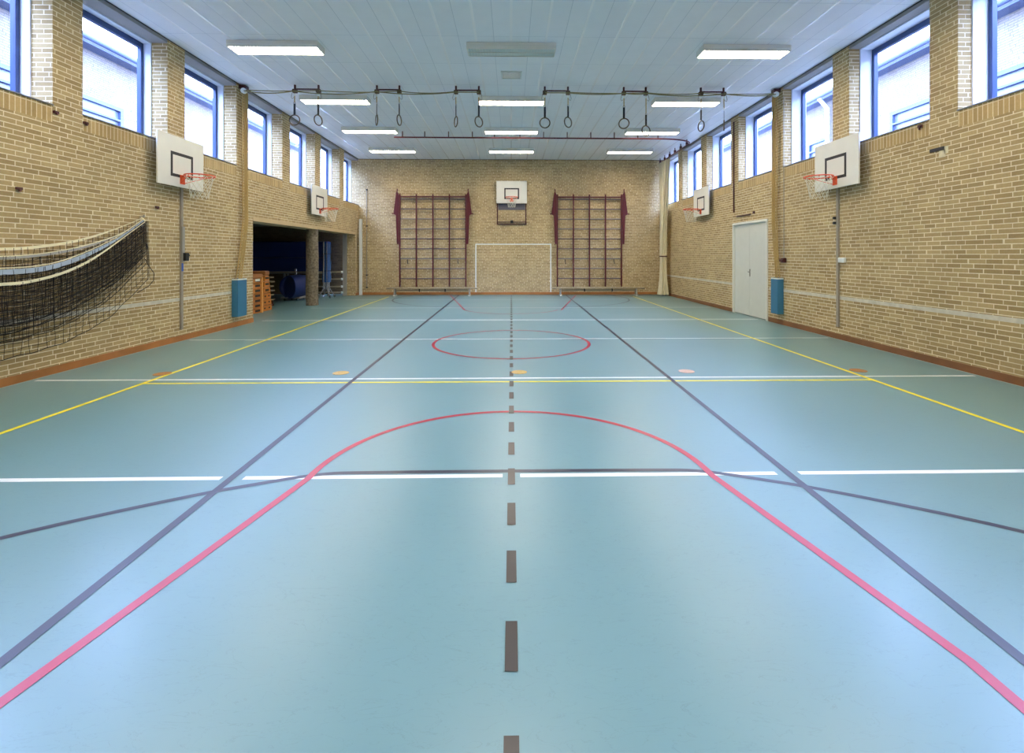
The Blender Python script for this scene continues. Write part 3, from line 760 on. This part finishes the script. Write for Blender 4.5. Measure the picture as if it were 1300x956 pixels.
for sd, xw, s_ in (('left', LX, 1), ('right', RX, -1)):
    t = empty('corner_pulley', 'dark red pulley bracket high on the %s wall' % sd, 'pulley', (xw, RY, 5.0), 'corner pulley brackets')
    build('bracket', MB().box(xw, xw + s_ * .14, RY - .01, RY + .13, 5.05, 5.12), M['darkred'], t, bevel=.008)
    build('pulley_wheel', MB().cyl((xw + s_ * .11, RY - .05, 4.99), (xw + s_ * .11, RY + .02, 4.99), .055, 18), M['ivory'], t)
    yb0 = 10.42 if sd == 'left' else 10.46
    n = 5
    for i in range(n):
        yt = RY + .03 + .038 * i; xt = xw + s_ * (.06 + .02 * (i % 3))
        ym_ = yt + .01
        ye = (10.18, 10.30, 10.24, 10.40, 10.35)[i] if sd == 'left' else (10.33, 10.42, 10.37, 10.50, 10.46)[i]
        cross = random.uniform(-.05, .05)
        pts = [(xt, yt, 4.99), (xt, yt + .0, 3.6), (xt + s_ * .004, (yt + ym_) / 2, 2.2), (xw + s_ * .07, (ym_ + ye) / 2 + cross, 1.5), (xw + s_ * (.05 + .015 * (i % 3)), ye, .95)]
        pts3 = []
        for a in range(len(pts) - 1):
            for q in range(4): pts3.append(tuple(Vector(pts[a]).lerp(Vector(pts[a + 1]), q / 4)))
        pts3.append(pts[-1])
        tag(build('hanging_rope', MB().tube(pts3, .0115, 7), M['rope']), 'tan rope in the bundle hanging down the %s wall into blue box' % sd, 'rope', 'ropes hanging down the %s wall' % sd)
# padded boxes
for sd, (xa, xb, ya_, yb_, z0, z1) in (('left', (LX, LX + .13, 10.13, 10.46, .22, 1.01)), ('right', (RX - .13, RX, 10.28, 10.55, .23, 1.01))):
    t = empty('padded_rope_box', 'teal blue padded box holding rope ends on the %s wall' % sd, 'padded box', ((xa + xb) / 2, (ya_ + yb_) / 2, z0), 'blue padded rope boxes')
    th = .022
    mb = MB().box(xa, xa + th, ya_, yb_, z0, z1).box(xb - th, xb, ya_, yb_, z0, z1).box(xa + th, xb - th, ya_, ya_ + th, z0, z1).box(xa + th, xb - th, yb_ - th, yb_, z0, z1).box(xa + th, xb - th, ya_ + th, yb_ - th, z0, z0 + th)
    build('padding', mb, M['pad'], t)
    mb = MB().box(xa - .002, xb + .002, ya_ - .002, yb_ + .002, z1 - .02, z1 - .008)
    mb = MB(); e = .003
    mb.box(xa - e * 0, xb, ya_ - e, ya_, z1 - .03, z1 - .002).box(xb, xb + e, ya_, yb_, z1 - .03, z1 - .002) if sd == 'left' else mb.box(xa, xb, ya_ - e, ya_, z1 - .03, z1 - .002).box(xa - e, xa, ya_, yb_, z1 - .03, z1 - .002)
    build('top_edge', mb, M['ivory'], t)
tag(build('cleat', MB().box(RX - .06, RX, 10.18, 10.28, 1.34, 1.44).box(RX - .09, RX - .06, 10.16, 10.30, 1.37, 1.41), M['darkred'], bevel=.008), 'dark cleat on right wall above the blue box', 'cleat')
tag(build('thin_line', MB().cyl((RX - .03, 10.22, 1.44), (RX - .03, 10.22, 4.9), .006, 6), M['greypaint']), 'thin grey line beside the ropes on the right wall', 'cord')

# ================================================================== CURTAIN RAIL AND CURTAIN
t = empty('curtain_rail', 'dark oxblood curtain rail across ceiling bending along right wall', 'curtain rail', (1.0, 14.3, 4.96))
pts = [(-3.44, 14.25, 4.96), (0, 14.27, 4.96), (4.35, 14.29, 4.96)]
for i in range(1, 11):
    a_ = PI / 2 * i / 10; pts.append((4.35 + 1.16 * math.sin(a_), 14.29 + .62 * (1 - math.cos(a_)), 4.96))
pts += [(5.55, 16.5, 4.96), (5.6, 18.2, 4.96)]
build('rail', MB().tube(pts, .022, 10), M['oxblood'], t)
for x in [-3.2, -2.55, -1.85, -1.15, -.5, .25, .95, 1.65, 2.35, 3.05, 3.75, 4.35]:
    build('hanger', MB().box(x - .012, x + .012, 14.26, 14.30, 4.96, H), M['darkred'], t)
for y in [15.1, 15.7, 16.3, 16.9, 17.5, 18.1]:
    x = 5.51 + .09 * (y - 14.9) / 3.3
    build('hanger', MB().box(x - .03, x + .03, y - .03, y + .03, 4.97, 5.06).box(x - .012, x + .012, y - .012, y + .012, 5.06, H), M['darkred'], t)
t = empty('curtain', 'cream curtain gathered and tied in the right far corner', 'curtain', (5.58, 17.6, 0))
rows = []
nf = 96
for k in range(41):
    z = .05 + (4.93 - .05) * k / 40
    f = z / 4.93
    if z > 1.46: s_ = (z - 1.46) / (4.93 - 1.46); ry = .13 + .37 * s_ ** 1.5; rx = .10 - .03 * s_; yc = 17.72 - .07 * s_
    else: s_ = (1.46 - z) / 1.46; ry = .13 + .08 * s_; rx = .09 + .09 * s_ ** 3; yc = 17.72
    amp = .34
    row = []
    for j in range(nf):
        a_ = 2 * PI * j / nf; w_ = 1 + amp * math.sin(a_ * 10 + .6 * math.sin(z)) * (.75 + .25 * math.sin(a_ * 5))
        row.append((5.60 + rx * w_ * math.cos(a_) - .0, yc + ry * w_ * math.sin(a_), z))
    rows.append(row)
build('cloth', MB().grid(rows, closed=True).add(rows[-1], [tuple(range(nf))]).add(rows[0], [tuple(range(nf))[::-1]]), M['curtain'], t)
build('tie_band', MB().tube([(5.60 + .125 * math.cos(a_), 17.72 + .16 * math.sin(a_), 1.46) for a_ in [2 * PI * i / 24 for i in range(24)]], .022, 6, closed=True), M['darkred'], t)

# ================================================================== LAMPS AND GRILLES
def lamp(x, y, label, on=True):
    L_, W_ = .765, .165
    t = empty('fluorescent_lamp', label, 'ceiling lamp', (x, y, H), 'fluorescent ceiling lamps')
    build('housing', MB().box(x - L_, x + L_, y - W_, y + W_, H - .06, H - .004).box(x - L_, x - L_ + .02, y - W_, y + W_, H - .115, H - .06).box(x + L_ - .02, x + L_, y - W_, y + W_, H - .115, H - .06).box(x - L_ + .02, x + L_ - .02, y - W_, y - W_ + .008, H - .115, H - .06).box(x - L_ + .02, x + L_ - .02, y + W_ - .008, y + W_, H - .115, H - .06), M['lampbody'], t, bevel=.004)
    if on:
        build('diffuser', MB().box(x - L_ + .022, x + L_ - .022, y - W_ + .01, y + W_ - .01, H - .108, H - .06), M['lampglow'], t)
    else:
        build('diffuser', MB().box(x - L_ + .022, x + L_ - .022, y - W_ + .01, y + W_ - .01, H - .108, H - .06), M['lampoff'], t)
    mb = MB()
    n = 30
    for i in range(1, n):
        xx = x - L_ + .02 + (2 * L_ - .04) * i / n; mb.box(xx - .0015, xx + .0015, y - W_ + .004, y + W_ - .004, H - .118, H - .108)
    for yy in (y - W_ + .004, y, y + W_ - .004): mb.box(x - L_ + .02, x + L_ - .02, yy - .003, yy + .003, H - .12, H - .107)
    build('louvre', mb, M['lampbody'], t)
rowsn = [(8.42, 'nearest'), (11.22, 'second'), (13.92, 'third'), (16.55, 'farthest')]
for ry_, rn in rowsn:
    for x, cn in ((-4.05, 'left'), (0.0, 'centre'), (4.07, 'right')):
        on = not (cn == 'centre' and rn == 'nearest')
        lamp(x, ry_, ('lit' if on else 'unlit grey') + ' fluorescent lamp, %s row from the viewer, %s column' % (rn, cn), on)
for ry_ in (5.6, 2.8, 0.0):
    for x in (-4.05, 0.0, 4.07):
        lamp(x, ry_, 'lit fluorescent lamp above and behind the viewer')
for (y, lab) in ((9.75, 'square ceiling grille between the unlit lamp and the rings'), (15.05, 'square ceiling grille beyond the curtain rail')):
    t = empty('ceiling_grille', lab, 'ceiling vent', (0, y, H), 'ceiling ventilation grilles')
    mb = MB().box(-.21, .21, y - .2, y - .17, H - .02, H).box(-.21, .21, y + .17, y + .2, H - .02, H).box(-.21, -.18, y - .17, y + .17, H - .02, H).box(.18, .21, y - .17, y + .17, H - .02, H)
    build('grille_frame', mb, M['grille'], t)
    build('backing', MB().box(-.18, .18, y - .17, y + .17, H - .006, H), M['webbing'], t)
    mb = MB()
    for i in range(1, 12): mb.box(-.18 + .03 * i - .0035, -.18 + .03 * i + .0035, y - .17, y + .17, H - .02, H - .008)
    for i in range(1, 9): mb.box(-.18, .18, y - .17 + .038 * i - .004, y - .17 + .038 * i + .004, H - .018, H - .007)
    build('grid', mb, M['joint'], t)

# ================================================================== VOLLEYBALL NET ON THE LEFT WALL
def interp(tab, y):
    if y <= tab[0][0]: return tab[0][1]
    for (a, za), (b_, zb) in zip(tab, tab[1:]):
        if y <= b_:
            s_ = (y - a) / (b_ - a); return za + (zb - za) * s_
    return tab[-1][1]
def smoothtab(tab, n=40):
    # catmull-rom resample
    out = []
    P_ = [tab[0]] + tab + [tab[-1]]
    for i in range(1, len(P_) - 2):
        for k in range(8):
            s_ = k / 8; r_ = []
            for d_ in (0, 1):
                p0, p1, p2, p3 = P_[i - 1][d_], P_[i][d_], P_[i + 1][d_], P_[i + 2][d_]
                r_.append(.5 * ((2 * p1) + (-p0 + p2) * s_ + (2 * p0 - 5 * p1 + 4 * p2 - p3) * s_ ** 2 + (-p0 + 3 * p1 - 3 * p2 + p3) * s_ ** 3))
            out.append(tuple(r_))
    out.append(tab[-1]); return out
YC = 5.2
def mirror(tab):
    return smoothtab([(2 * YC - y, z) for y, z in tab[::-1]] + tab)
T = [mirror([(5.48, 1.575), (5.94, 1.605), (6.51, 1.70), (7.1, 1.87), (7.63, 2.07)]),
     mirror([(5.48, 1.485), (5.94, 1.51), (6.51, 1.61), (7.16, 1.80), (7.61, 2.05)]),
     mirror([(5.48, 1.33), (6.01, 1.36), (6.5, 1.49), (7.1, 1.74), (7.60, 2.04)]),
     mirror([(5.48, 1.185), (5.81, 1.20), (6.27, 1.30), (6.76, 1.51), (7.59, 2.01)])]
Bt = [mirror([(5.48, .52), (5.95, .55), (6.46, .68), (7.04, .95), (7.66, 1.42)]),
      mirror([(5.48, .60), (5.95, .66), (6.46, .82), (7.04, 1.08), (7.64, 1.50)]),
      mirror([(5.48, .70), (5.95, .74), (6.46, .90), (7.04, 1.15), (7.63, 1.55)]),
      mirror([(5.48, .34), (5.95, .36), (6.46, .46), (7.04, .71), (7.70, 1.20)])]
XO = [LX + .05, LX + .075, LX + .10, LX + .125]
t = empty('volleyball_net', 'dark volleyball net with cream tapes draped along the left wall', 'net', (LX + .08, 7.62, .3))
mb = MB()
YE = 7.62
LAYERS = [(T[0], Bt[0], XO[0], 10), (T[1], Bt[1], XO[1], 10), (T[2], Bt[2], XO[2], 10), (T[3], Bt[3], XO[3], 11),
          (T[1], Bt[2], XO[1] + .012, 13), (T[2], Bt[1], XO[0] + .012, 12), (T[2], Bt[0], XO[2] + .012, 14)]
for li in range(7):
    tp, bt, xo_, nr = LAYERS[li]
    y = 2 * YC - YE; j = 0
    def px(y, s_): return xo_ + .012 * math.sin(y * 9 + li * 2 + s_ * 3)
    # vertical cords, slightly wandering
    while y < YE + .001:
        zt_, zb_ = interp(tp, y), interp(bt, y)
        wv = .012 * math.sin(y * 23 + li)
        n = 7
        mb.tube([(px(y, s_ / n), y + wv * math.sin(3.1 * s_ / n) + .006 * math.sin(s_ * 2.3 + y * 31), zt_ + (zb_ - zt_) * s_ / n) for s_ in range(n + 1)], .0029, 4, caps=False, smooth=False)
        y += .083 + .006 * li
    for r_ in range(1, nr + 1):
        s_ = r_ / nr; pts = []
        for q in range(57):
            y = (2 * YC - YE) + (2 * (YE - YC)) * q / 56
            zt_, zb_ = interp(tp, y), interp(bt, y)
            pts.append((px(y, s_), y + .03 * (s_ if li == 3 else s_ * .5), zt_ + (zb_ - zt_) * s_ + .008 * math.sin(y * 17 + r_ * 2 + li)))
        mb.tube(pts, .0029 if r_ < nr else .005, 4, caps=False, smooth=False)
    # loose end: cords hanging from the hook
    for e in range(3):
        ye = YE + .02 * e
        mb.tube([(xo_, ye, 2.03), (xo_, ye + .01, 1.7), (xo_, ye + .03, interp(bt, YE))], .0028, 4, caps=False, smooth=False)
n_ = build('netting', mb, M['netblack'], t, fix=False); n_['kind'] = 'stuff'
def tape(tab, x, hgt, thick, name, m, label=None):
    mb = MB(); rows = []
    pts = [(y, z) for y, z in tab]
    rowsA = []
    for (y, z) in pts:
        tw = min(1, max(.35, (7.75 - y) / 1.2, ))
        h_ = hgt * tw
        rowsA.append([(x - thick, y, z - h_), (x + thick, y, z - h_), (x + thick, y, z + .0), (x - thick, y, z + .0)])
    mb.grid(rowsA, closed=True, smooth=False)
    mb.add(rowsA[0], [(0, 1, 2, 3)]); mb.add(rowsA[-1], [(3, 2, 1, 0)])
    o = build(name, mb, m, t)
    if label: o['label'] = label
    return o
for li, (hh, m) in enumerate(((.034, 'tape'), (.036, 'tape'), (.06, 'tapeblue'), (.034, 'tape'))):
    tape([(y, z + .008) for y, z in T[li]], XO[li], hh, .003, 'tape', M[m], 'pale blue tape' if m == 'tapeblue' else None)
tape([(y, z - .095) for y, z in T[0]], XO[1] + .01, .03, .003, 'tape', mat('grey_net_tape', (168, 164, 156), .8), 'grey tape')
tape([(y, z + .03) for y, z in T[2]], XO[2], .012, .003, 'tape', M['tape'])
build('hanging_loop', MB().tube([(LX + .02, 7.66, 2.09), (LX + .08, 7.62, 2.06), (LX + .12, 7.60, 2.03)], .012, 6), M['tape'], t)
mb = MB().tube([(LX + .1, 7.62, 1.45), (LX + .11, 7.72, 1.30), (LX + .11, 7.80, 1.22), (LX + .12, 7.78, 1.10), (LX + .12, 7.68, 1.02), (LX + .12, 7.45, .93)], .005, 6)
build('loose_cord', mb, M['netblack'], t)
tag(build('wall_hook', MB().cyl((LX - .01, 7.66, 2.10), (LX + .06, 7.66, 2.10), .012, 8).cyl((LX + .06, 7.66, 2.09), (LX + .06, 7.66, 2.13), .012, 8), M['steel']), 'small steel hook holding the net end on left wall', 'hook')
# small rusty brackets and marks on the walls
for (s_, y, z, lab) in ((1, 5.79, 2.28, 'small rusty bracket on left wall above the net'), (1, 8.0, 2.28, 'small rusty bracket on left wall below near backboard'),
                        (1, 6.25, 3.31, 'small dark bracket under the nearest left window corner'), (1, 6.68, 3.29, 'small dark bracket beside near left pier under second window')):
    tag(build('wall_bracket', MB().box(LX - .005, LX + .03, y - .03, y + .03, z - .012, z + .018).box(LX + .02, LX + .035, y - .012, y + .012, z - .03, z), M['darkred']), lab, 'bracket', 'small wall brackets')
tag(build('wall_bracket', MB().box(RX - .03, RX + .005, 6.76, 6.82, 3.32, 3.36).box(RX - .035, RX - .02, 6.78, 6.80, 3.29, 3.33), M['darkred']), 'small dark bracket on right wall beside near pier', 'bracket', 'small wall brackets')
tag(build('slot_plate', MB().box(RX - .012, RX + .005, 6.42, 6.64, 2.93, 2.975), M['shadowgap'], bevel=.003), 'dark slot in the near right pier above a putty patch', 'wall slot')
o = struct(build('putty_patch', MB().box(RX - .0025, RX + .002, 6.40, 6.50, 2.83, 2.925).box(RX - .0025, RX + .002, 6.36, 6.42, 2.87, 2.97), M['putty'], wr))

# ================================================================== OUTSIDE
struct(build('ground', MB().box(-30, LOUT - .02, -20, 45, -.4, -.05).box(ROUT + .02, 30, -20, 45, -.4, -.05), M['paving']), 'grey paving outside the hall', 'ground')
for sd, s_ in (('left', -1), ('right', 1)):
    t = empty('neighbouring_building', 'pale brick building seen through the %s windows' % sd, 'building', (s_ * 13, 8, 0), 'neighbouring brick buildings')
    X = s_ * 11.3
    wins = [(2.0, 8.3), (9.3, 14.3), (15.4, 16.7)] if sd == 'left' else [(2.0, 8.3), (9.3, 14.2), (17.0, 18.2)]
    mb = MB(); ys = -12.0
    for (a, b_) in wins:
        mb.box(X, X + s_ * 5, ys, a, -.1, 7.05); mb.box(X, X + s_ * 5, a, b_, 5.75, 7.05); mb.box(X, X + s_ * 5, a, b_, -.1, 4.3); mb.box(X + s_ * .3, X + s_ * 5, a, b_, 4.3, 5.75); ys = b_
    mb.box(X, X + s_ * 5, ys, 26, -.1, 7.05)
    build('wall', mb, M['brick_out'], t)
    for (a, b_) in wins:
        mb = MB(); x0, x1 = X - s_ * .02, X + s_ * .12; fw = .1
        mb.box(x0, x1, a, a + fw, 4.3, 5.75).box(x0, x1, b_ - fw, b_, 4.3, 5.75).box(x0, x1, a + fw, b_ - fw, 4.3, 4.4).box(x0, x1, a + fw, b_ - fw, 5.65, 5.75).box(x0, x1, a + fw, b_ - fw, 5.35, 5.40)
        nm = max(1, int((b_ - a) / 2.2))
        for i in range(1, nm): mb.box(x0, x1, a + (b_ - a) * i / nm - .05, a + (b_ - a) * i / nm + .05, 4.4, 5.65)
        f = build('window', mb, M['outframe'], t)
        build('pane', MB().box(X + s_ * .06, X + s_ * .08, a + fw, b_ - fw, 4.4, 5.65), M['outpane'], f)
    # eave: soffit box, gutter, roof
    g_ = build('gutter', MB().box(X - s_ * .38, X, -12, 26, 6.98, 7.04).tube([(X - s_ * .42, -12, 7.12), (X - s_ * .42, 26, 7.12)], .08, 12), M['gutter'], t)
    mb = MB().prism([(X - s_ * .35, -12, 7.05), (X + s_ * 5, -12, 9.6), (X + s_ * 5, -12, 9.3), (X - s_ * .35, -12, 7.04 - .04)], (0, 38, 0))
    for i in range(1, 9): mb.box(X - s_ * .35 + s_ * .6 * i - .02, X - s_ * .35 + s_ * .6 * i + .02, -12, 26, 7.05 + .6 * i * .4766 - .02, 7.05 + .6 * i * .4766 + .03)
    build('roof', mb, M['roof'], t)
    if sd == 'right':
        build('downpipe', MB().tube([(X - .42, 16.9, 7.05), (X - .12, 16.9, 6.7), (X - .12, 16.9, 0)], .07, 10), M['white'], t)

# ================================================================== WORLD, LIGHT, CAMERA
w = bpy.data.worlds.new('overcast_sky'); S.world = w; w.use_nodes = True
bg = w.node_tree.nodes['Background']; bg.inputs[0].default_value = lin((172, 196, 255)); bg.inputs[1].default_value = 14.0

cam = bpy.data.cameras.new('camera'); co = bpy.data.objects.new('camera', cam); C.objects.link(co)
co.location = (0, 0, 1.5); co.rotation_euler = (PI / 2, 0, -math.atan(.0201))
cam.sensor_width = 36; cam.sensor_fit = 'HORIZONTAL'; cam.lens = 36 * 613.9 / 1300
cam.shift_x = -11.6 / 1300; cam.shift_y = -(478 - 324) / 1300
cam.clip_start = .05; cam.clip_end = 200
S.camera = co
S.view_settings.view_transform = 'Standard'; S.view_settings.look = 'None'; S.view_settings.gamma = 1; S.view_settings.use_curve_mapping = False
S.view_settings.exposure = 1.18
S.cycles.use_denoising = True
S.cycles.max_bounces = 10; S.cycles.diffuse_bounces = 7; S.cycles.transparent_max_bounces = 12
S.cycles.sample_clamp_indirect = 6
